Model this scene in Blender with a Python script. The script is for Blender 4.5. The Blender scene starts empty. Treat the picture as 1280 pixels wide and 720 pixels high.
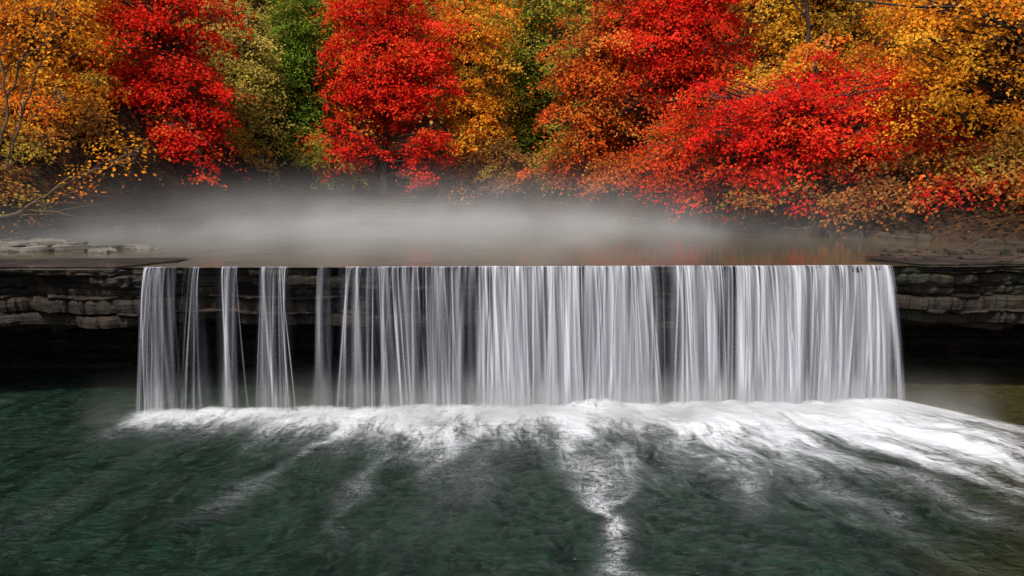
import bpy, math, numpy as np
from mathutils import Vector
rng=np.random.default_rng(7)
sc=bpy.context.scene
sc.view_settings.view_transform='Standard'; sc.view_settings.look='None'; sc.view_settings.exposure=0
# ---------------------------------------------------------------- helpers
def mk(name,V,F,mats,midx=None,smooth=False,attrs=None):
    V=np.ascontiguousarray(V,dtype=np.float32); F=np.ascontiguousarray(F,dtype=np.int32)
    me=bpy.data.meshes.new(name); n=F.shape[1]
    me.vertices.add(len(V)); me.vertices.foreach_set('co',V.ravel())
    me.loops.add(F.size); me.loops.foreach_set('vertex_index',F.ravel())
    me.polygons.add(len(F)); me.polygons.foreach_set('loop_start',np.arange(0,F.size,n,dtype=np.int32))
    me.polygons.foreach_set('loop_total',np.full(len(F),n,dtype=np.int32))
    for m in mats: me.materials.append(m)
    if midx is not None: me.polygons.foreach_set('material_index',np.asarray(midx,dtype=np.int32))
    me.update(calc_edges=True)
    me.polygons.foreach_set('use_smooth',np.full(len(F),smooth,dtype=bool))
    if attrs:
        for k,a in attrs.items():
            a=np.asarray(a,dtype=np.float32)
            if a.ndim==1:
                at=me.attributes.new(k,'FLOAT','POINT'); at.data.foreach_set('value',a)
            elif a.shape[1]==3:
                at=me.attributes.new(k,'FLOAT_VECTOR','POINT'); at.data.foreach_set('vector',a.ravel())
            else:
                at=me.attributes.new(k,'FLOAT_COLOR','POINT'); at.data.foreach_set('color',a.ravel())
    me.validate()
    ob=bpy.data.objects.new(name,me); sc.collection.objects.link(ob); return ob
def gridF(nx,ny):
    i=np.arange(nx-1)[None,:]; j=np.arange(ny-1)[:,None]
    a=(j*nx+i).ravel(); return np.stack([a,a+1,a+1+nx,a+nx],1)
_T=np.random.default_rng(3).random((256,256))
def n2(x,y):
    xi=np.floor(x).astype(int); yi=np.floor(y).astype(int); fx=x-xi; fy=y-yi
    fx=fx*fx*(3-2*fx); fy=fy*fy*(3-2*fy)
    a=_T[xi%256,yi%256];b=_T[(xi+1)%256,yi%256];c=_T[xi%256,(yi+1)%256];d=_T[(xi+1)%256,(yi+1)%256]
    return (a*(1-fx)+b*fx)*(1-fy)+(c*(1-fx)+d*fx)*fy
def fbm(x,y,o=4):
    s=0;a=.5;t=0
    for k in range(o): s=s+a*n2(x*2**k+17.3*k,y*2**k+5.1*k); t+=a; a*=.5
    return s/t
def ss(a,b,x):
    t=np.clip((x-a)/(b-a),0,1); return t*t*(3-2*t)
class NT:
    def __init__(s,name):
        s.m=bpy.data.materials.new(name); s.m.use_nodes=True; s.t=s.m.node_tree; s.t.nodes.clear()
        s.out=s.n('ShaderNodeOutputMaterial')
    def n(s,ty,**k):
        nd=s.t.nodes.new(ty)
        for a,b in k.items(): setattr(nd,a,b)
        return nd
    def l(s,a,b): s.t.links.new(a,b)
    def set(s,sock,v):
        if isinstance(v,bpy.types.NodeSocket): s.l(v,sock)
        else: sock.default_value=v
    def math(s,op,a,b=0.,c=0.,clamp=False):
        nd=s.n('ShaderNodeMath',operation=op,use_clamp=clamp)
        s.set(nd.inputs[0],a); s.set(nd.inputs[1],b); s.set(nd.inputs[2],c); return nd.outputs[0]
    def noise(s,vec,scale,detail=4,rough=.55,dist=0.):
        nd=s.n('ShaderNodeTexNoise'); s.l(vec,nd.inputs['Vector']); nd.inputs['Scale'].default_value=scale
        nd.inputs['Detail'].default_value=detail; nd.inputs['Roughness'].default_value=rough; nd.inputs['Distortion'].default_value=dist
        return nd.outputs[0]
    def mapv(s,vec,sc):
        nd=s.n('ShaderNodeMapping'); s.l(vec,nd.inputs[0]); nd.inputs['Scale'].default_value=sc; return nd.outputs[0]
    def ramp(s,f,st):
        nd=s.n('ShaderNodeValToRGB'); s.l(f,nd.inputs[0]); e=nd.color_ramp.elements
        while len(e)<len(st): e.new(.5)
        for q,(p,c) in zip(e,st): q.position=p; q.color=(*c,1)
        return nd.outputs[0]
    def mr(s,v,a,b,c=0.,d=1.):
        nd=s.n('ShaderNodeMapRange',interpolation_type='SMOOTHSTEP'); s.set(nd.inputs[0],v)
        for i,q in enumerate((a,b,c,d)): s.set(nd.inputs[i+1],q)
        return nd.outputs[0]
    def mixc(s,f,a,b):
        nd=s.n('ShaderNodeMix',data_type='RGBA'); s.set(nd.inputs[0],f)
        for i,v in ((6,a),(7,b)):
            s.set(nd.inputs[i], v if isinstance(v,bpy.types.NodeSocket) else (*v,1))
        return nd.outputs[2]
    def attr(s,name): return s.n('ShaderNodeAttribute',attribute_name=name)
    def bump(s,h,st,dist):
        nd=s.n('ShaderNodeBump'); s.l(h,nd.inputs['Height']); s.set(nd.inputs['Strength'],st); nd.inputs['Distance'].default_value=dist
        return nd.outputs[0]
# ---------------------------------------------------------------- materials
def leaf_mat():
    t=NT('leaf'); c=t.attr('Col').outputs['Color']
    d=t.n('ShaderNodeBsdfDiffuse'); tr=t.n('ShaderNodeBsdfTranslucent')
    t.l(c,d.inputs[0]); t.l(c,tr.inputs[0])
    m=t.n('ShaderNodeMixShader'); m.inputs[0].default_value=.38; t.l(d.outputs[0],m.inputs[1]); t.l(tr.outputs[0],m.inputs[2])
    t.l(m.outputs[0],t.out.inputs[0]); return t.m
def bark_mat(name,c1,c2):
    t=NT(name); p=t.n('ShaderNodeTexCoord').outputs['Object']
    f=t.noise(t.mapv(p,(1,1,.2)),9,5); b=t.n('ShaderNodeBsdfPrincipled'); t.l(t.mixc(f,c1,c2),b.inputs['Base Color'])
    b.inputs['Roughness'].default_value=.9; t.l(t.bump(f,.6,.03),b.inputs['Normal']); t.l(b.outputs[0],t.out.inputs[0]); return t.m
def rock_mat(name,cs,rough=(.35,.7)):
    t=NT(name); p=t.n('ShaderNodeTexCoord').outputs['Object']
    st=t.noise(t.mapv(p,(.6,.6,14)),1.6,5,.6,.3); bl=t.noise(p,2.3,6,.6); fine=t.noise(t.mapv(p,(1,1,3)),22,4)
    f=t.math('ADD',t.math('MULTIPLY',st,.4),t.math('MULTIPLY',bl,.6))
    col=t.ramp(f,[(.3,cs[0]),(.48,cs[1]),(.6,cs[2]),(.75,cs[3])])
    col=t.mixc(t.mr(t.noise(p,1.1,3),.52,.68),col,(.018,.02,.009))
    b=t.n('ShaderNodeBsdfPrincipled'); t.l(col,b.inputs['Base Color']); t.l(t.mr(bl,.3,.7,*rough),b.inputs['Roughness'])
    t.l(t.bump(t.math('ADD',t.math('MULTIPLY',bl,1.5),t.math('ADD',st,fine)),.8,.035),b.inputs['Normal']); t.l(b.outputs[0],t.out.inputs[0]); return t.m
LEAF=leaf_mat()
BARK=bark_mat('bark',(.03,.02,.014),(.08,.058,.04)); BARKT=bark_mat('bark_tan',(.05,.027,.013),(.11,.065,.03)); BARKD=bark_mat('bark_dark',(.015,.010,.008),(.05,.032,.022))
ROCK=rock_mat('wet_shale',[(.004,.003,.002),(.014,.009,.006),(.042,.026,.014),(.11,.072,.04)],(.5,.85))
ROCKD=rock_mat('bank_shale',[(.015,.010,.007),(.04,.026,.016),(.08,.053,.032),(.14,.10,.065)],(.7,.95))
ROCKL=rock_mat('pale_stone',[(.06,.055,.05),(.13,.12,.10),(.2,.19,.17),(.32,.30,.27)],(.4,.8))
def ground_mat():
    t=NT('forest_floor'); p=t.n('ShaderNodeTexCoord').outputs['Object']
    col=t.ramp(t.noise(p,3.5,8,.7),[(.3,(.008,.005,.003)),(.48,(.022,.013,.007)),(.6,(.055,.026,.010)),(.72,(.10,.035,.010))])
    b=t.n('ShaderNodeBsdfPrincipled'); t.l(col,b.inputs['Base Color']); b.inputs['Roughness'].default_value=1; b.inputs['Specular IOR Level'].default_value=.1
    t.l(t.bump(t.noise(p,12,5),.8,.06),b.inputs['Normal']); t.l(b.outputs[0],t.out.inputs[0]); return t.m
GROUND=ground_mat()
def pond_mat():
    t=NT('pond_water'); p=t.n('ShaderNodeTexCoord').outputs['Object']
    h=t.noise(t.mapv(p,(1,.6,1)),1.6,3); h2=t.noise(p,7,3)
    b=t.n('ShaderNodeBsdfPrincipled'); t.l(t.mixc(t.noise(p,.5,3),(.045,.040,.018),(.09,.07,.035)),b.inputs['Base Color'])
    b.inputs['Roughness'].default_value=.08; b.inputs['IOR'].default_value=1.33
    t.l(t.bump(t.math('ADD',h,t.math('MULTIPLY',h2,.3)),.16,.04),b.inputs['Normal']); t.l(b.outputs[0],t.out.inputs[0]); return t.m
def falls_mat():
    t=NT('falling_water'); a=t.attr('alpha').outputs['Fac']; w=t.attr('white').outputs['Fac']
    col=t.mixc(w,(.07,.08,.115),(.80,.84,.93))
    d=t.n('ShaderNodeBsdfDiffuse'); tr=t.n('ShaderNodeBsdfTranslucent'); t.l(col,d.inputs[0]); t.l(col,tr.inputs[0])
    m=t.n('ShaderNodeMixShader'); m.inputs[0].default_value=.25; t.l(d.outputs[0],m.inputs[1]); t.l(tr.outputs[0],m.inputs[2])
    x=t.n('ShaderNodeBsdfTransparent'); m2=t.n('ShaderNodeMixShader'); t.l(a,m2.inputs[0]); t.l(x.outputs[0],m2.inputs[1]); t.l(m.outputs[0],m2.inputs[2])
    t.l(m2.outputs[0],t.out.inputs[0]); return t.m
def pool_mat():
    t=NT('pool_water'); p=t.n('ShaderNodeTexCoord').outputs['Object']; fl=t.attr('flow').outputs['Vector']; fo=t.attr('foam').outputs['Fac']; lc_=t.attr('lace').outputs['Fac']; sh=t.attr('shallow').outputs['Fac']
    s1=t.noise(t.mapv(fl,(3.6,.9,1)),1.,5,.6,1.)     # silky streaks
    s2=t.noise(t.mapv(fl,(13,3.0,1)),1.,4,.6,1.)
    s3=t.noise(t.mapv(fl,(4.5,2.6,1)),1.3,4,.6,1.8)   # lacy
    s4=t.noise(t.mapv(fl,(11,6,1)),1.3,3,.6,1.5)
    def lc(s,k): return t.math('SUBTRACT',1.,t.math('MULTIPLY',t.math('ABSOLUTE',t.math('SUBTRACT',s,.5)),k),clamp=True)
    lace=t.math('MAXIMUM',lc(s3,9.),t.math('MULTIPLY',lc(s4,8.),.75))
    comb=t.math('ADD',t.math('MULTIPLY',t.math('SUBTRACT',s1,.5),1.7),t.math('MULTIPLY',t.math('SUBTRACT',s2,.5),1.3))
    comb=t.math('ADD',comb,t.math('MULTIPLY',t.math('SUBTRACT',s3,.5),.9))
    soft=t.mr(t.math('ADD',fo,t.math('MULTIPLY',comb,t.math('ADD',t.math('MULTIPLY',fo,.85),.09))),.08,1.15)
    lf=t.math('MULTIPLY',t.math('MULTIPLY',lace,lc_),.8)
    foam=t.math('MAXIMUM',soft,lf)
    wc=t.mixc(t.mr(s1,.3,.7),(.001,.011,.005),(.012,.042,.024))
    wc=t.mixc(t.math('MULTIPLY',t.mr(s3,.5,.72),.7),wc,(.045,.075,.055))  # grey highlights on the pool, painted into the water colour
    wc=t.mixc(sh,wc,t.mixc(s1,(.025,.025,.004),(.095,.072,.018)))
    col=t.mixc(foam,wc,(.64,.67,.73))
    b=t.n('ShaderNodeBsdfPrincipled'); t.l(col,b.inputs['Base Color']); b.inputs['IOR'].default_value=1.33
    t.l(t.mr(foam,0,1,.12,.8),b.inputs['Roughness'])
    rip=t.noise(t.mapv(p,(1.,2.2,1)),2.6,5,.6,1.2); fine=t.noise(t.mapv(p,(1.,2.,1)),10,4,.65,.8)
    h=t.math('ADD',t.math('MULTIPLY',s1,.8),t.math('ADD',t.math('MULTIPLY',s2,.4),t.math('ADD',t.math('MULTIPLY',rip,1.7),t.math('MULTIPLY',fine,.45))))
    t.l(t.bump(h,t.mr(foam,0,.8,1.,.35),.2),b.inputs['Normal']); t.l(b.outputs[0],t.out.inputs[0]); return t.m
# ---------------------------------------------------------------- terrain
XB=[-60,-16,-14,-11.5,-10,-9,-7,0,3,5.5,8,10,14,60]; YB=[12.8,13,14,16.5,24,28,31.5,32.5,29,22.5,18,15.5,14.2,13.8]
def bank(x): return np.interp(x,XB,YB)+.5*(fbm(x*.8+40,x*0+3.)-.5)
def gz(x,y):
    x=np.asarray(x,float); y=np.asarray(y,float)
    d=y-bank(x)
    up=np.where(d<0,np.maximum(1.2,1.95+d*.25),1.95+.5*(1-np.exp(-np.maximum(d,0)/.5))+.36*np.minimum(np.maximum(d,0),60))
    up=up+(fbm(x*.5+9,y*.5)-.5)*.9*ss(0,3,d)
    lat=ss(12.5,24,np.abs(x))*7+np.maximum(np.abs(x)-24,0)*.12
    lo=-1+lat+(fbm(x*.6,y*.6)-.5)*.6*ss(12,15,np.abs(x))
    k=ss(14.15,14.25,y)
    up=np.where(np.abs(x)>16,np.maximum(up,lo),up)
    return lo*(1-k)+up*k
xs=np.unique(np.concatenate([np.linspace(-260,-40,12),np.linspace(-40,40,321),np.linspace(40,260,12)]))
ys=np.unique(np.concatenate([np.linspace(-200,0,12),np.linspace(0,14.1,28),[14.15,14.25],np.linspace(14.4,50,180),np.linspace(50,300,30)]))
X,Y=np.meshgrid(xs,ys); Z=gz(X,Y)
mk('ground',np.stack([X.ravel(),Y.ravel(),Z.ravel()],1),gridF(len(xs),len(ys)),[GROUND],smooth=True)
# ---------------------------------------------------------------- shale ledge
def lip(x): return 11.08+.025*(x+5)+.10*(fbm(x*.9+3,x*0+1.5)-.5)+.05*(n2(x*4,x*0+.5)-.5)
def strata(name,x0,x1,dx,front,ztop,zbot,recess,mat,seed,back,thick=(.04,.13),jut=.16,topn=.02,rough=.05):
    r=np.random.default_rng(seed); xs=np.arange(x0,x1,dx); rows=[]
    f=front(xs); zt=ztop
    rows.append((back(xs),np.full_like(xs,ztop)+topn*(fbm(xs*1.5,xs*0+7)-.5)))
    z=zt
    while z>zbot:
        th=r.uniform(*thick)*(1+(r.random()<.25)*.9); zb=max(z-th,zbot-.01)
        br=[x0]
        while br[-1]<x1: br.append(br[-1]+r.uniform(.2,2.2))
        offs=r.uniform(-jut,jut,len(br)); idx=np.clip(np.searchsorted(br,xs)-1,0,len(br)-1)
        o=offs[idx]; kk=5; o=np.convolve(np.pad(o,kk//2,mode='edge'),np.ones(kk)/kk,'valid')
        o=o+rough*4.5*(fbm(xs*1.7+z*2,xs*0+z*3)-.5)+rough*1.6*(n2(xs*9,xs*0+z*20)-.5)+rough*.9*(n2(xs*23,xs*0+z*30)-.5)
        y=f+o+recess((z+zb)/2,xs)
        wz=.11*(fbm(xs*.9+3,xs*0+z*.5)-.5)*ss(0,.25,ztop-z)+.04*(n2(xs*5,xs*0+z*7)-.5)*ss(0,.1,ztop-z)
        rows.append((y+.02,z+wz-.004)); rows.append((y-.015+.03*n2(xs*9,xs*0+z),z*.75+zb*.25+wz)); rows.append((y-.005+.03*n2(xs*7,xs*0+z+9),(z*.35+zb*.65)+wz)); rows.append((y+.035,zb+wz+.006)); z=zb
    Yr=np.stack([a for a,b in rows]); Zr=np.stack([b for a,b in rows]); Xr=np.tile(xs,(len(rows),1))
    return mk(name,np.stack([Xr.ravel(),Yr.ravel(),Zr.ravel()],1),gridF(len(xs),len(rows))[:,::-1],[mat])
def rec(z,x):
    inner=ss(-5.3,-4.9,x)*(1-ss(5.3,5.7,x))
    lim=1.05+.55*(fbm(x*.6,x*0+2)-.5)
    cave=ss(lim+.12,lim-.12,z)*2.1
    slope=.26*(1.9-z)*(z<1.9)
    return .06+inner*.16+cave+slope-.04*(z>1.9)
strata('shale_ledge',-17,17,.022,lip,1.985,-.6,rec,ROCK,5,lambda x:x*0+14.6,thick=(.03,.12),jut=.12,rough=.06)
def shelf(name,x0,x1,seed,h,yoff,mat=ROCK):
    return strata(name,x0,x1,.022,lambda x:lip(x)+yoff+.9*ss(x1-.5,x1,x)*(x1<0)+.9*ss(x0+.35,x0,x)*(x0>0),1.985+h,1.9,lambda z,x:0*x,mat,seed,
        lambda x:lip(x)+1.1+.6*fbm(x*1.3,x*0+seed),thick=(.02,.05),jut=.07,topn=.05,rough=.03)
shelf('rock_shelf',-17,-5.05,11,.035,.0); shelf('rock_shelf',5.5,17,12,.05,.0)
strata('bank_ledge',-11.5,-1.5,.05,lambda x:bank(x)-.25,2.75,1.8,lambda z,x:(z-2)*1.3,ROCKD,21,lambda x:bank(x)+2.2,thick=(.06,.16),jut=.3,topn=.3)
def slabs(name,items,mat,seed):
    r=np.random.default_rng(seed); V=[];F=[]
    for (x,y,z,rx,ry,h) in items:
        n=14; a=np.linspace(0,2*np.pi,n,endpoint=False); rr=1+r.uniform(-.3,.25,n); b=len(V); tx,ty=r.uniform(-.12,.12,2)
        for k,(zz,s) in enumerate(((-h*.6,.9),(h*.1,1.0),(h*.42,.96),(h*.5,.8))):
            for i in range(n):
                u=np.cos(a[i])*rx*rr[i]*s; v=np.sin(a[i])*ry*rr[i]*s; V.append((x+u,y+v,z+zz+tx*u+ty*v+r.uniform(-.008,.008)))
        V.append((x,y,z+h*.52)); c=len(V)-1
        for k in range(3):
            for i in range(n):
                j=(i+1)%n; F.append((b+k*n+i,b+k*n+j,b+(k+1)*n+j,b+(k+1)*n+i))
        for i in range(0,n,2): F.append((b+3*n+i,b+3*n+(i+1)%n,b+3*n+(i+2)%n,c))
    return mk(name,np.array(V),np.array(F),[mat])
r=np.random.default_rng(4)
it=[(-10.6+i*.15+r.uniform(-.2,.2),15.2+r.uniform(-.9,.8)-(i*.02),2.01,r.uniform(.08,.5),r.uniform(.08,.3),r.uniform(.04,.12)) for i in range(26)]
it+=[(r.uniform(-11,-9),r.uniform(14.4,16),2.03,r.uniform(.15,.5),r.uniform(.15,.3),.1) for i in range(16)]
slabs('flat_rocks',it,ROCKL,1)
it=[(r.uniform(6,9.5),r.uniform(11.7,14.2),2.03,r.uniform(.05,.3),r.uniform(.05,.2),r.uniform(.04,.10)) for i in range(60)]
slabs('flat_rocks',it,ROCKD,2)
it=[]
for i in range(170):
    x=r.uniform(-11,12); it.append((x,float(bank(x))-r.uniform(-.4,.6),2.02,r.uniform(.06,.35),r.uniform(.08,.3),r.uniform(.06,.3)))
slabs('bank_stones',it,ROCKD,3)
# ---------------------------------------------------------------- upper pond
xs=np.linspace(-17,17,400); ts=np.linspace(0,1,60)
X,T=np.meshgrid(xs,ts); Y0=lip(X)+.02; Y=Y0+(34-Y0)*T
mk('pond_water',np.stack([X.ravel(),Y.ravel(),np.full(X.size,2.0)],1),gridF(len(xs),60),[pond_mat()],smooth=True)
# ---------------------------------------------------------------- waterfall
PXD=[(174,0),(179,1.),(198,.9),(203,.25),(212,.45),(217,.0),(232,.05),(238,.7),(250,.35),(256,.02),(266,.15),(274,1.),(290,.8),(296,.0),(319,.0),(324,1.),(338,.5),(352,.7),(361,.4),(367,.0),(391,.0),(397,.6),(408,.4),(413,.02),(422,.1),(426,.7),(436,.8),(455,.5),(480,.75),(500,.75),(525,.45),(545,.7),(565,.9),(585,.5),(597,.6),(604,1.2),(640,1.1),(700,1.2),(760,1.05),(812,1.2),(819,.3),(843,.25),(852,1.1),(930,1.05),(1000,1.15),(1060,1.1),(1122,1.05),(1132,0)]
dx_=np.array([(u-640)*.01105 for u,_ in PXD]); dd_=np.array([d for _,d in PXD])
def dens(x): return np.interp(x,dx_,dd_)
def curtain(nstr,wr,ar,vel,seed,nx=2100,nr=56,yo=0.,bg=.0,kd=.2,topa=.9):
    r=np.random.default_rng(seed); xs=np.linspace(-5.4,5.6,nx); tau=np.concatenate([[-.22,-.12,-.05],np.linspace(0,1.03,nr)])
    c=r.uniform(-5.25,5.5,nstr); dc=dens(c); keep=r.random(nstr)<np.clip(dc,0,1); c=c[keep]; dc=dc[keep]; m=len(c)
    w=r.uniform(*wr,m)*np.where(r.random(m)<.15,2.2,1)*np.where(c<-.4,.6,1); a=r.uniform(*ar,m)*np.clip(dc,.3,1.25); k=r.normal(0,.07,m)+(n2(c*2.2,c*0+seed)-.5)*kd
    ph=r.uniform(0,100,m); vs=r.normal(0,1,m)
    A=np.zeros((len(tau),nx)); D=np.zeros_like(A)
    for j,t in enumerate(tau):
        tt=max(t,0); cx=c+k*tt*tt+.03*(n2(ph,ph*0+tt*2.5)-.5)*tt
        ww=w*(.5+1.0*tt); am=a*(1.35-.6*tt)*(.3+1.3*n2(ph,ph*0+tt*3+9))
        g=np.exp(-((xs[None,:]-cx[:,None])/ww[:,None])**2)
        A[j]=(g*am[:,None]).sum(0); D[j]=(g*vs[:,None]).sum(0)
    base=bg*(dens(xs)**2)[None,:]*np.ones_like(A)*(1-.1*np.clip(tau,0,1))[:,None]*(.2+1.6*ss(.25,.75,fbm(xs*3.,xs*0+seed)))[None,:]
    topb=(topa*np.exp(-((np.clip(tau,0,1))/.06)**2))[:,None]*np.clip(dens(xs)*1.3,0,1)[None,:]*(.1+1.2*n2(xs*9,xs*0+seed))[None,:]
    A=A+base+topb; fade=(ss(-.22,-.04,tau)*(1-.5*ss(.85,1.0,tau)))[:,None]
    al=(1-np.exp(-A))*fade*.95
    X=np.tile(xs,(len(tau),1)); TT=np.tile(tau[:,None],(1,nx))
    v=vel*(.85+.3*fbm(xs*1.1,xs*0+seed))
    Y=lip(X)+yo-v[None,:]*TT*.6-.02*np.clip(D,-1.5,1.5)*np.clip(TT*2,0,1)
    Zz=2.012-2.03*np.clip(TT,0,2)**2
    wh=np.clip(.05+.82*A/(1.0+A)+.55*(n2(X*26,TT*1.5)-.45),0,1); wh=np.maximum(wh,ss(.78,1.0,TT)*.9)
    return np.stack([X.ravel(),Y.ravel(),Zz.ravel()],1),gridF(nx,len(tau)),al.ravel(),wh.ravel()
FM=falls_mat()
V1,F1,a1,w1=curtain(200,(.025,.07),(.2,.6),.38,31,yo=.03,bg=.28,topa=.3)
V2,F2,a2,w2=curtain(520,(.006,.018),(.25,1.4),.55,32,yo=0.,bg=.05)
mk('waterfall',np.concatenate([V1,V2]),np.concatenate([F1,F2+len(V1)]),[FM],smooth=True,attrs={'alpha':np.concatenate([a1,a2]),'white':np.concatenate([w1,w2])})
# ---------------------------------------------------------------- lower pool
xs=np.unique(np.concatenate([np.linspace(-120,-13,14),np.arange(-13,13,.024),np.linspace(13,120,14)]))
ys=np.unique(np.concatenate([np.linspace(-120,4.5,14),np.arange(4.5,14.3,.022)]))
X,Y=np.meshgrid(xs,ys); yb=lip(X)-.30; d=yb-Y; dp=np.maximum(d,0)
dv=.03+.10*ss(-1.,2.5,X)
S=(X-.3)/(1+dv*dp)+.35*(fbm(X*.5,Y*.6)-.5)+.25*(fbm(X*1.4+3,Y*1.4)-.5); T=Y*1.0
cov=ss(-5.7,-4.6,X+.1*dp)*(1-ss(5.1,6.4,X-.6*dp))
wid=np.interp(X,[-5,-2.5,-1,1,3,6],[.45,.75,1.25,1.5,1.75,1.6])*(.3+1.4*fbm(S*1.6,T*.3+2,3))
band=np.exp(-(dp/wid)**1.4)*np.where(d<0,np.exp(-(d/.3)**2),1)*cov
foam=1.1*band
wid2=.8+1.6*ss(.3,.8,fbm(S*1.2+11,T*.3+6,3))
foam=foam+.18*np.exp(-(dp/wid2)**2)*cov*ss(.2,.75,fbm(S*2.5+3,T*.9))*(d>0)
lace=.6*np.exp(-(dp/(wid2*1.))**2)*cov*(d>0)
def streak(s0,w,d0,d1,amp,wob,seed):
    c=s0+wob*(fbm(dp*1.1+seed,dp*0+seed,3)-.5)
    return amp*np.exp(-((S-c)/(w*(.3+1.6*n2(dp*2.2+seed,dp*0+1))))**2)*ss(d0-.3,d0+.2,dp)*(1-ss(d1-1.8,d1,dp))
for a in [(.42,.13,.2,6.,.9,.35,3),(.62,.10,.4,4.5,.45,.5,4),(-1.1,.08,.4,3.0,.7,.5,5),(-2.6,.07,.3,2.6,.65,.5,6),(-3.4,.08,.3,2.2,.5,.5,7),(-1.7,.12,1.6,4.6,.35,.6,8),(-.3,.08,.5,2.,.4,.5,9),(-4.2,.08,.3,1.8,.45,.4,10),(-2.9,.15,2.2,4.2,.3,.6,11),
          (1.5,.12,.5,4.2,.45,.4,12),(2.2,.12,.5,4.8,.45,.35,13),(2.9,.12,.5,4.6,.5,.35,14),(3.5,.12,.5,4.2,.5,.3,15),(4.1,.12,.3,3.6,.5,.3,16)]:
    q=streak(*a)*cov; lace=lace+q; foam=foam+.34*q
rt=ss(.9,4.,S)*(1-ss(5.0,6.4,S))*np.exp(-(dp/3.0)**2)*(d>0)
foam=foam+.60*rt*ss(.2,.8,fbm(S*3.2+5,T*.35))
foam=foam+.07*np.exp(-(dp/4.5)**2)*cov*(d>0)
lace=np.clip(lace*(.3+1.3*fbm(S*5,T*4)),0,1)
Zz=.07*(fbm(S*1.6,T*1.4)-.5)+.05*(fbm(S*5,T*3.)-.5)+np.clip(band,0,1)*(.03+.17*fbm(S*2.2,T*1.8,3)*ss(-3,2.5,X))
sh=ss(3.6,6.4,X+.3*(dp-2.2)+1.6*(fbm(X*.8,Y*.8)-.5))*.85
mk('pool_water',np.stack([X.ravel(),Y.ravel(),Zz.ravel()],1),gridF(len(xs),len(ys)),[pool_mat()],smooth=True,
   attrs={'foam':foam.ravel(),'lace':lace.ravel(),'shallow':sh.ravel(),'flow':np.stack([S.ravel(),T.ravel(),0*T.ravel()],1)})
# ---------------------------------------------------------------- mist volumes
def mist(name,lo,hi,dens_,fall,ns,thr,cx,wx,rate,fr=.35):
    t=NT(name); p=t.n('ShaderNodeTexCoord').outputs['Object']; sp=t.n('ShaderNodeSeparateXYZ'); t.l(p,sp.inputs[0])
    h=t.math('MAXIMUM',t.math('SUBTRACT',sp.outputs[2],lo[2]),0.)
    e=t.math('EXPONENT',t.math('MULTIPLY',h,-1/fall))
    n=t.mr(t.noise(t.mapv(p,ns),1.,2),thr[0],thr[1],.1,1.)
    gx=t.math('DIVIDE',t.math('SUBTRACT',sp.outputs[0],cx),wx); g=t.math('EXPONENT',t.math('MULTIPLY',t.math('MULTIPLY',gx,gx),-1.))
    ey=t.mr(sp.outputs[1],lo[1],lo[1]+(hi[1]-lo[1])*fr); ey2=t.mr(sp.outputs[1],hi[1],hi[1]-(hi[1]-lo[1])*.35)
    top=t.mr(sp.outputs[2],hi[2],lo[2]+(hi[2]-lo[2])*.5)
    dn=t.math('MULTIPLY',t.math('MULTIPLY',t.math('MULTIPLY',e,n),t.math('MULTIPLY',g,top)),t.math('MULTIPLY',t.math('MULTIPLY',ey,ey2),dens_))
    v=t.n('ShaderNodeVolumeScatter'); v.inputs['Color'].default_value=(.99,.98,.97,1); v.inputs['Anisotropy'].default_value=0.; t.l(dn,v.inputs['Density'])
    t.l(v.outputs[0],t.out.inputs['Volume'])
    try: t.m.cycles.volume_step_rate=rate
    except Exception as ex: print('rate',ex)
    V=[(x,y,z) for z in (lo[2],hi[2]) for y in (lo[1],hi[1]) for x in (lo[0],hi[0])]
    F=[(0,2,3,1),(4,5,7,6),(0,1,5,4),(2,6,7,3),(0,4,6,2),(1,3,7,5)]
    return mk(name,np.array(V),np.array(F),[t.m])
mist('mist',(-12,12.0,2.01),(10,30,4.1),.50,.40,(.5,.3,.8),(.3,.65),-2.2,7.0,1.5)
mist('spray_mist',(-5.7,9.6,.02),(6.4,11.1,.9),2.8,.2,(1.2,1.2,1.),(.3,.7),1.6,4.6,1.0,.5)
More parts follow.
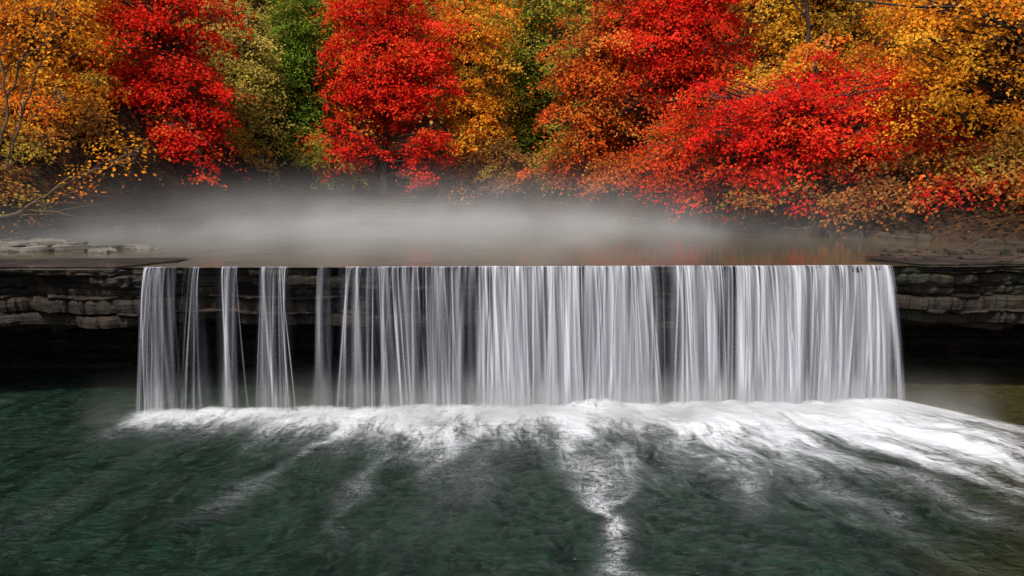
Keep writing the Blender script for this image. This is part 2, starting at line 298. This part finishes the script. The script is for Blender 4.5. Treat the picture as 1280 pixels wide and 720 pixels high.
# ---------------------------------------------------------------- trees
RED=[(.90,.024,.018),(.95,.06,.025),(.70,.012,.014),(.95,.14,.025)]
RUST=[(.74,.12,.02),(.82,.24,.03),(.60,.05,.02),(.66,.30,.05)]
ORG=[(.92,.40,.03),(.95,.31,.02),(.86,.54,.06),(.92,.18,.02)]
YEL=[(.90,.55,.05),(.88,.42,.03),(.80,.58,.10),(.90,.33,.02)]
OLV=[(.50,.42,.06),(.60,.48,.11),(.32,.35,.05),(.70,.52,.13)]
GRN=[(.13,.24,.025),(.21,.32,.03),(.08,.16,.02),(.34,.35,.04)]
BRN=[(.40,.18,.05),(.28,.13,.04),(.58,.27,.05),(.32,.23,.04)]
class Acc:
    def __init__(s): s.V=[];s.F=[];s.M=[];s.C=[];s.n=0
    def add(s,V,F,m,C):
        s.V.append(V); s.F.append(F+s.n); s.M.append(np.full(len(F),m)); s.C.append(C); s.n+=len(V)
    def tube(s,pts,rad,k=5):
        pts=np.asarray(pts,float); n=len(pts); t=np.gradient(pts,axis=0); t/=np.linalg.norm(t,axis=1)[:,None]+1e-9
        ref=np.where(np.abs(t[:,2:3])>.9,np.array([[1.,0,0]]),np.array([[0,0,1.]])); u=np.cross(t,ref); u/=np.linalg.norm(u,axis=1)[:,None]; w=np.cross(t,u)
        a=np.linspace(0,2*np.pi,k,endpoint=False)
        V=pts[:,None,:]+np.asarray(rad)[:,None,None]*(np.cos(a)[None,:,None]*u[:,None,:]+np.sin(a)[None,:,None]*w[:,None,:])
        i=np.arange(n-1)[:,None]*k; j=np.arange(k)[None,:]; j2=(j+1)%k
        F=np.stack([(i+j).ravel(),(i+j2).ravel(),(i+k+j2).ravel(),(i+k+j).ravel()],1)
        s.add(V.reshape(-1,3),F,0,np.ones((n*k,4)))
    def leaves(s,P,A,N,L,C):
        A/=np.linalg.norm(A,axis=1)[:,None]+1e-9; B=np.cross(N,A); B/=np.linalg.norm(B,axis=1)[:,None]+1e-9; N=np.cross(A,B)
        L=L[:,None]; n=len(P)
        V=np.stack([P,P+A*L*.45+B*L*.36+N*L*.1,P+A*L,P+A*L*.45-B*L*.36+N*L*.1],1).reshape(-1,3)
        F=np.arange(4*n).reshape(-1,4); C4=np.repeat(np.concatenate([C,np.ones((n,1))],1),4,0)
        s.add(V,F,1,C4)
    def build(s,name,bark=BARK):
        return mk(name,np.concatenate(s.V),np.concatenate(s.F),[bark,LEAF],np.concatenate(s.M),attrs={'Col':np.concatenate(s.C)})
def crown(acc,r,c,R,ns,nl,L,cols,sp=(.4,.85),trunk=None,twigs=True,flat=.16,wt=None,dark=.25):
    if twigs: nl=int(nl*1.35); L=L*.84
    dirs=r.normal(size=(ns,3)); dirs/=np.linalg.norm(dirs,axis=1)[:,None]
    lob=1+.25*np.sin(dirs[:,0]*5+r.uniform(0,6))*np.cos(dirs[:,2]*6+r.uniform(0,6))+r.uniform(-.12,.18,ns)
    rad=r.uniform(.12,1,ns)**.5*lob
    C=np.array(c)+dirs*rad[:,None]*np.array(R)
    gzv=gz(C[:,0],C[:,1])+.25; C[:,2]=np.maximum(C[:,2],np.maximum(gzv,2.35)+r.uniform(0,.3,ns))
    S=r.uniform(*sp,ns)
    if trunk is not None and twigs:
        tp,trd=trunk
        for i in range(ns):
            zt=C[i,2]-r.uniform(.3,1.)*(np.hypot(C[i,0]-c[0],C[i,1]-c[1])*.7+.3)
            k=int(np.clip(np.searchsorted(tp[:,2],zt),1,len(tp)-2)); a=tp[k]; b=C[i]-np.array([0,0,.05])
            m=(a+b)/2+np.array([0,0,.18*np.linalg.norm(b-a)])*r.uniform(-.3,1)+r.normal(0,.12,3)
            t=np.linspace(0,1,7)[:,None]; pts=(1-t)**2*a+2*t*(1-t)*m+t*t*b; pts[1:-1]+=r.normal(0,.035,(5,3))
            r0=min(trd[k]*.55,.018+.014*np.linalg.norm(b-a)); acc.tube(pts,np.linspace(r0,.006,7),4)
            for q in range(2):
                e=C[i]+r.normal(0,.55,3)*S[i]*np.array([1,1,.3]); t3=np.linspace(0,1,4)[:,None]; acc.tube(pts[4]*(1-t3)+e*t3+r.normal(0,.02,(4,3)),np.linspace(.008,.003,4),3)
    n=ns*nl; si=np.repeat(np.arange(ns),nl)
    out=dirs.copy(); out[:,2]*=.3
    N0=np.array([0,0,1.])+out*.45+r.normal(0,.18,(ns,3)); N0/=np.linalg.norm(N0,axis=1)[:,None]
    U=np.cross(N0,np.array([.3,.9,.1])); U/=np.linalg.norm(U,axis=1)[:,None]; W=np.cross(N0,U)
    th=r.uniform(0,2*np.pi,n); rr=np.sqrt(r.random(n))*(1+.35*np.sin(th*3+si)+.2*np.sin(th*7+si*2.))
    hh=r.normal(0,flat,n)-.30*rr**2
    s_=S[si]
    P=C[si]+(U[si]*(np.cos(th)*rr*s_)[:,None]+W[si]*(np.sin(th)*rr*s_)[:,None])+N0[si]*(hh*s_)[:,None]
    A=U[si]*np.cos(th)[:,None]+W[si]*np.sin(th)[:,None]+r.normal(0,.6,(n,3)); A[:,2]-=.45
    N=N0[si]+r.normal(0,.45,(n,3))+np.array([0,-.35,0])
    cols=np.array(cols); wt=wt or [.45,.25,.15,.15]
    cs=cols[r.choice(4,ns,p=wt)]; cl=cols[r.choice(4,n,p=wt)]; mixv=r.uniform(0,.55,n)[:,None]
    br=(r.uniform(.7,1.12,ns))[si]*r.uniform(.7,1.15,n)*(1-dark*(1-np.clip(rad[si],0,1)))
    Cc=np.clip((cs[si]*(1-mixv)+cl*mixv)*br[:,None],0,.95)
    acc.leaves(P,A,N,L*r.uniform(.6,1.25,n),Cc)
def tree(name,x,y,top,cc,R,cols,ns,nl,L,seed,tr=.16,lean=(0,0),bark=BARK,extra=None,**k):
    r=np.random.default_rng(seed); g=float(gz(x,y))-.15; acc=Acc(); n=16; t=np.linspace(0,1,n)
    P=np.stack([x+lean[0]*t+.18*np.sin(t*4+seed),y+lean[1]*t+.15*np.sin(t*5+seed*2),g+(top-g)*t],1)
    rd=tr*(1-.85*t)*(1+.5*np.exp(-t*18)); acc.tube(P,rd,8)
    crown(acc,r,cc,R,ns,nl,L,cols,trunk=(P,rd),**k)
    if extra:
        for e in extra: crown(acc,r,e[0],e[1],e[2],nl,L,e[3] if len(e)>3 else cols,trunk=(P,rd),**k)
    return acc.build(name,bark)
tree('orange_maple_tree',-14.2,24.5,11,(-13.9,24,7.2),(2.1,2,4.2),ORG,170,85,.13,101,extra=[((-13.0,22.5,4.6),(1.6,1.5,1.3),60,[ORG[0],BRN[0],YEL[1],ORG[3]])])
tree('yellow_maple_tree',-13.8,28.5,13,(-13.4,28,8.6),(2.6,2,4.3),ORG,170,85,.14,102,wt=[.45,.1,.4,.05])
tree('red_maple_tree',-11.2,26.5,12,(-11.0,26,7.2),(2.0,1.9,4.6),RED,220,90,.13,103,wt=[.4,.4,.05,.15])
tree('beech_tree',-11.2,35.5,14,(-11.3,34.5,8.6),(2.0,2,4.4),OLV,180,85,.15,104,wt=[.3,.35,.05,.3])
tree('beech_tree',-10.6,32.5,10,(-10.5,31.6,6.4),(1.6,1.2,3.),[OLV[1],OLV[3],OLV[0],GRN[3]],130,85,.14,130)
tree('hemlock_tree',-8.8,34.5,14,(-8.6,33.4,7.2),(1.3,1.3,4.6),[GRN[0],GRN[1],GRN[2],OLV[0]],180,85,.14,105)
tree('red_maple_tree',-5.2,33.5,14,(-4.9,33,8.6),(2.8,2.2,4.0),RED,260,90,.14,106,extra=[((-3.4,32.,4.6),(.9,.9,1.3),20),((-6.6,32,4.9),(1.2,.9,1.),20)],wt=[.4,.45,.05,.1])
tree('orange_maple_tree',-2.0,35,14,(-1.9,34,7.4),(2.0,1.8,5.0),ORG,170,85,.14,107,wt=[.35,.2,.25,.2])
tree('beech_tree',.9,38,15,(1.1,37,8.0),(2.7,2,6.),[OLV[0],GRN[1],GRN[3],OLV[2]],240,85,.15,108)
tree('maple_tree',3.4,31.5,12.5,(3.3,30.6,7.),(2.0,1.8,4.6),RUST,190,90,.135,109)
tree('red_maple_tree',6.6,31,14,(6.2,30,8.9),(2.9,2.2,3.3),RED,240,90,.135,110,wt=[.35,.45,.05,.15])
tree('yellow_maple_tree',11.2,30.5,14,(11.,29.5,8.9),(3.6,2.2,3.6),YEL,230,85,.14,112,tr=.22)
tree('red_maple_tree',7.9,21.8,6.6,(7.6,20.8,4.5),(2.9,2.0,1.7),RED,220,90,.11,111,extra=[((5.0,22.8,4.3),(1.6,1.5,1.6),80,[RUST[0],RED[0],RED[1],ORG[3]]),((9.8,19.4,3.9),(1.5,1.3,1.1),45)],wt=[.45,.3,.1,.15],sp=(.35,.75))
tree('maple_tree',9.8,25.5,8,(9.2,25,6.0),(2.6,1.5,1.7),[RUST[1],ORG[0],RED[1],YEL[0]],110,85,.13,120)
tree('yellow_maple_tree',11.2,18.6,9.5,(10.9,18.2,6.3),(2.5,1.8,3.),[ORG[0],YEL[1],YEL[0],ORG[1]],180,85,.10,113,sp=(.3,.65),wt=[.35,.3,.15,.2],bark=BARKD,extra=[((10.6,17.2,3.6),(1.4,1.2,.9),50,[BRN[0],YEL[1],BRN[2],OLV[0]])])
tree('orange_maple_tree',13.2,24,12,(12.6,23.4,7.4),(2.4,2,3.6),ORG,160,85,.13,114)
tree('red_maple_tree',15.2,27.5,14,(14.8,26.5,9.9),(1.8,1.6,1.8),RED,70,80,.14,115)
def shrub(name,c,R,cols,ns,seed,L=.12):
    r=np.random.default_rng(seed); acc=Acc(); g=float(gz(c[0],c[1])); t=np.linspace(0,1,6)
    P=np.stack([c[0]+.1*np.sin(t*3),c[1]+0*t,g-.1+(c[2]+R[2]*.5-g)*t],1); acc.tube(P,.05*(1-.7*t),5)
    crown(acc,r,c,R,ns,70,L,cols,trunk=(P,.05*(1-.7*t)),sp=(.3,.6)); return acc.build(name)
for i,(c,R,cols,ns) in enumerate([((-.2,32.8,3.9),(1.6,1.,1.1),BRN,55),((2.0,31.8,3.9),(1.5,1.,1.2),[RUST[0],BRN[0],BRN[2],OLV[0]],55),((-7.6,32.6,4.2),(1.5,1.,1.2),[OLV[0],GRN[1],OLV[2],BRN[2]],60),((-12.2,22.4,3.6),(1.2,1,.8),BRN,40),
    ((3.9,28.5,3.5),(1.3,.9,.9),RUST,40),((9.9,17.4,2.9),(1.3,.8,.5),[BRN[0],RED[2],ORG[3],BRN[2]],45),((7.,20.2,2.9),(1.8,.8,.5),[BRN[0],BRN[1],RED[2],GRN[1]],45),((11.3,16.2,3.0),(1.2,.7,.7),[BRN[0],ORG[3],BRN[2],BRN[2]],45),((-10.4,29.8,3.9),(1.4,.9,.8),[OLV[0],BRN[2],ORG[0],BRN[0]],50),((-3.,33.6,4.0),(1.2,.9,.9),[BRN[0],GRN[1],OLV[0],BRN[1]],40),
    ((9.6,19.6,4.0),(1.3,.9,.9),[ORG[0],RUST[0],BRN[2],RED[0]],45),((12.2,17.4,4.2),(1.5,.9,1.2),[BRN[2],ORG[0],YEL[1],BRN[0]],60),((5.6,25.6,4.2),(1.5,.9,1.2),[BRN[0],RUST[0],GRN[1],BRN[1]],45),((-11.6,26.2,3.8),(1.5,.9,.9),[BRN[0],BRN[2],RUST[0],OLV[0]],50),((-14.5,21.5,4.6),(1.6,.9,1.3),[ORG[0],BRN[2],BRN[0],OLV[0]],60),((8.6,18.4,2.7),(1.5,.6,.35),[BRN[0],BRN[1],RUST[0],RED[2]],35),
    ((-12.6,23.4,5.6),(1.3,.9,1.1),[ORG[0],BRN[2],ORG[3],OLV[0]],55),((-12.8,20.2,3.9),(1.5,.8,.9),[BRN[2],BRN[0],ORG[0],OLV[0]],55),((-12.0,18.3,2.9),(1.2,.6,.5),[BRN[0],BRN[1],OLV[0],BRN[2]],40)]):
    shrub('shrub',c,R,cols,ns,200+i)
acc=Acc(); r=np.random.default_rng(77); pal=[RED,ORG,OLV,YEL,GRN,RUST,BRN]
for row,(y0,st) in enumerate(((41,3.3),(48,4.2),(58,6.))):
    for x in np.arange(-15-row*9-12,16+row*9+12,st):
        xx=x+r.uniform(-1,1); yy=y0+r.uniform(-2,2); g=float(gz(xx,yy)); h=r.uniform(9,13)
        t=np.linspace(0,1,8); P=np.stack([xx+.2*np.sin(t*4),yy+0*t,g-.2+h*t],1); acc.tube(P,.18*(1-.8*t),6)
        crown(acc,r,(xx,yy,g+h*.52),(2.9,2.2,h*.52),90,45,.25,pal[r.choice(7,p=[.1,.2,.25,.15,.2,.05,.05])],sp=(.6,1.2),twigs=False)
for s in (-1,1):
    for y in np.arange(-14,42,5.):
        for xo in (0,6):
            xx=s*(21+xo+r.uniform(-1,1)); yy=y+r.uniform(-1,1); g=float(gz(xx,yy)); h=r.uniform(8,12)
            t=np.linspace(0,1,8); P=np.stack([xx+.2*np.sin(t*4),yy+0*t,g-.2+h*t],1); acc.tube(P,.18*(1-.8*t),6)
            crown(acc,r,(xx,yy,g+h*.58),(2.6,2.6,h*.45),45,40,.28,pal[r.integers(7)],sp=(.6,1.2),twigs=False)
acc.build('autumn_woodland')
def bare(name,pts,r0,seed,nb=9,bark=BARKT,nsp=16,R=(1.1,.8,.9),cols=ORG):
    r=np.random.default_rng(seed); acc=Acc(); p=np.array(pts,float); t=np.linspace(0,len(p)-1,22); P=np.stack([np.interp(t,np.arange(len(p)),p[:,k]) for k in range(3)],1)
    P[1:]+=r.normal(0,.03,(21,3)); acc.tube(P,np.linspace(r0,r0*.25,22),6)
    for i in range(nb):
        k=r.integers(5,21); d=P[min(k+1,21)]-P[k-1]; d/=np.linalg.norm(d); d=d+r.normal(0,.55,3); L=r.uniform(.5,1.8); tt=np.linspace(0,1,6)[:,None]
        q=P[k]+d*tt*L+r.normal(0,.03,(6,3)); acc.tube(q,np.linspace(r0*.35,.006,6),4)
    crown(acc,r,P[-3],R,nsp,50,.11,cols,trunk=(P,np.linspace(r0,r0*.25,22))); return acc.build(name,bark)
bare('fallen_tree',[(-12.4,17.8,2.2),(-10.8,17.6,2.55),(-9.6,17.5,3.3),(-8.2,17.6,3.75)],.06,301,nsp=5)
bare('sapling_tree',[(-11.9,18.2,2.4),(-11.3,18.6,4.5),(-10.2,18.9,7.6)],.045,302)
bare('sapling_tree',[(-12.6,19.2,2.6),(-12.0,19.4,5.),(-12.2,19.4,8.6)],.05,303)
bare('sapling_tree',[(-13.4,20.2,3.),(-12.5,20.4,5.5),(-11.3,20.6,8.6)],.05,304)
bare('maple_tree',[(11.9,16.0,2.4),(11.4,15.9,4.6),(10.2,15.8,5.9),(8.3,15.9,6.7)],.075,305,nb=22,bark=BARKD,nsp=14,R=(1.2,.7,.6))
bare('sapling_tree',[(9.6,26.4,4.5),(9.55,26.6,8.),(9.4,26.8,11.5)],.10,306,nb=22,bark=BARKD,nsp=20,R=(1.6,.8,1.4),cols=YEL)
acc=Acc(); n=26000; r=np.random.default_rng(9); x=r.uniform(-14,14,n); y=bank(x)+r.gamma(1.5,2.,n)*.8+.05
P=np.stack([x,y,gz(x,y)+.03],1); pl=np.array([RUST[0],ORG[1],BRN[0],BRN[1],BRN[1],BRN[0]]); A=r.normal(0,1,(n,3)); A[:,2]*=.2
acc.leaves(P,A,np.array([0,0,1.])+r.normal(0,.3,(n,3)),r.uniform(.06,.12,n),pl[r.integers(6,size=n)]*r.uniform(.15,.5,(n,1)))
acc.build('leaf_litter')
# ---------------------------------------------------------------- light, sky, camera
w=bpy.data.worlds.new('World'); sc.world=w; w.use_nodes=True; nt=w.node_tree; bg=nt.nodes['Background']
sky=nt.nodes.new('ShaderNodeTexSky'); sky.sky_type='NISHITA'; sky.sun_disc=False; el,az=math.radians(52),math.radians(205)
sky.sun_elevation=el; sky.sun_rotation=az; sky.dust_density=3.; nt.links.new(sky.outputs[0],bg.inputs[0]); bg.inputs[1].default_value=.12
su=bpy.data.lights.new('sun','SUN'); su.energy=4.5; su.angle=math.radians(4); su.color=(1,.92,.80); so=bpy.data.objects.new('sun',su); sc.collection.objects.link(so)
dv=Vector((math.sin(az)*math.cos(el),math.cos(az)*math.cos(el),math.sin(el))); so.rotation_euler=dv.to_track_quat('Z','Y').to_euler()
cam=bpy.data.cameras.new('camera'); co=bpy.data.objects.new('camera',cam); sc.collection.objects.link(co); sc.camera=co
cam.lens=28.1; cam.sensor_width=36; cam.clip_end=1000; co.location=(0,0,3.1); co.rotation_euler=(math.radians(90-7.1),0,0)
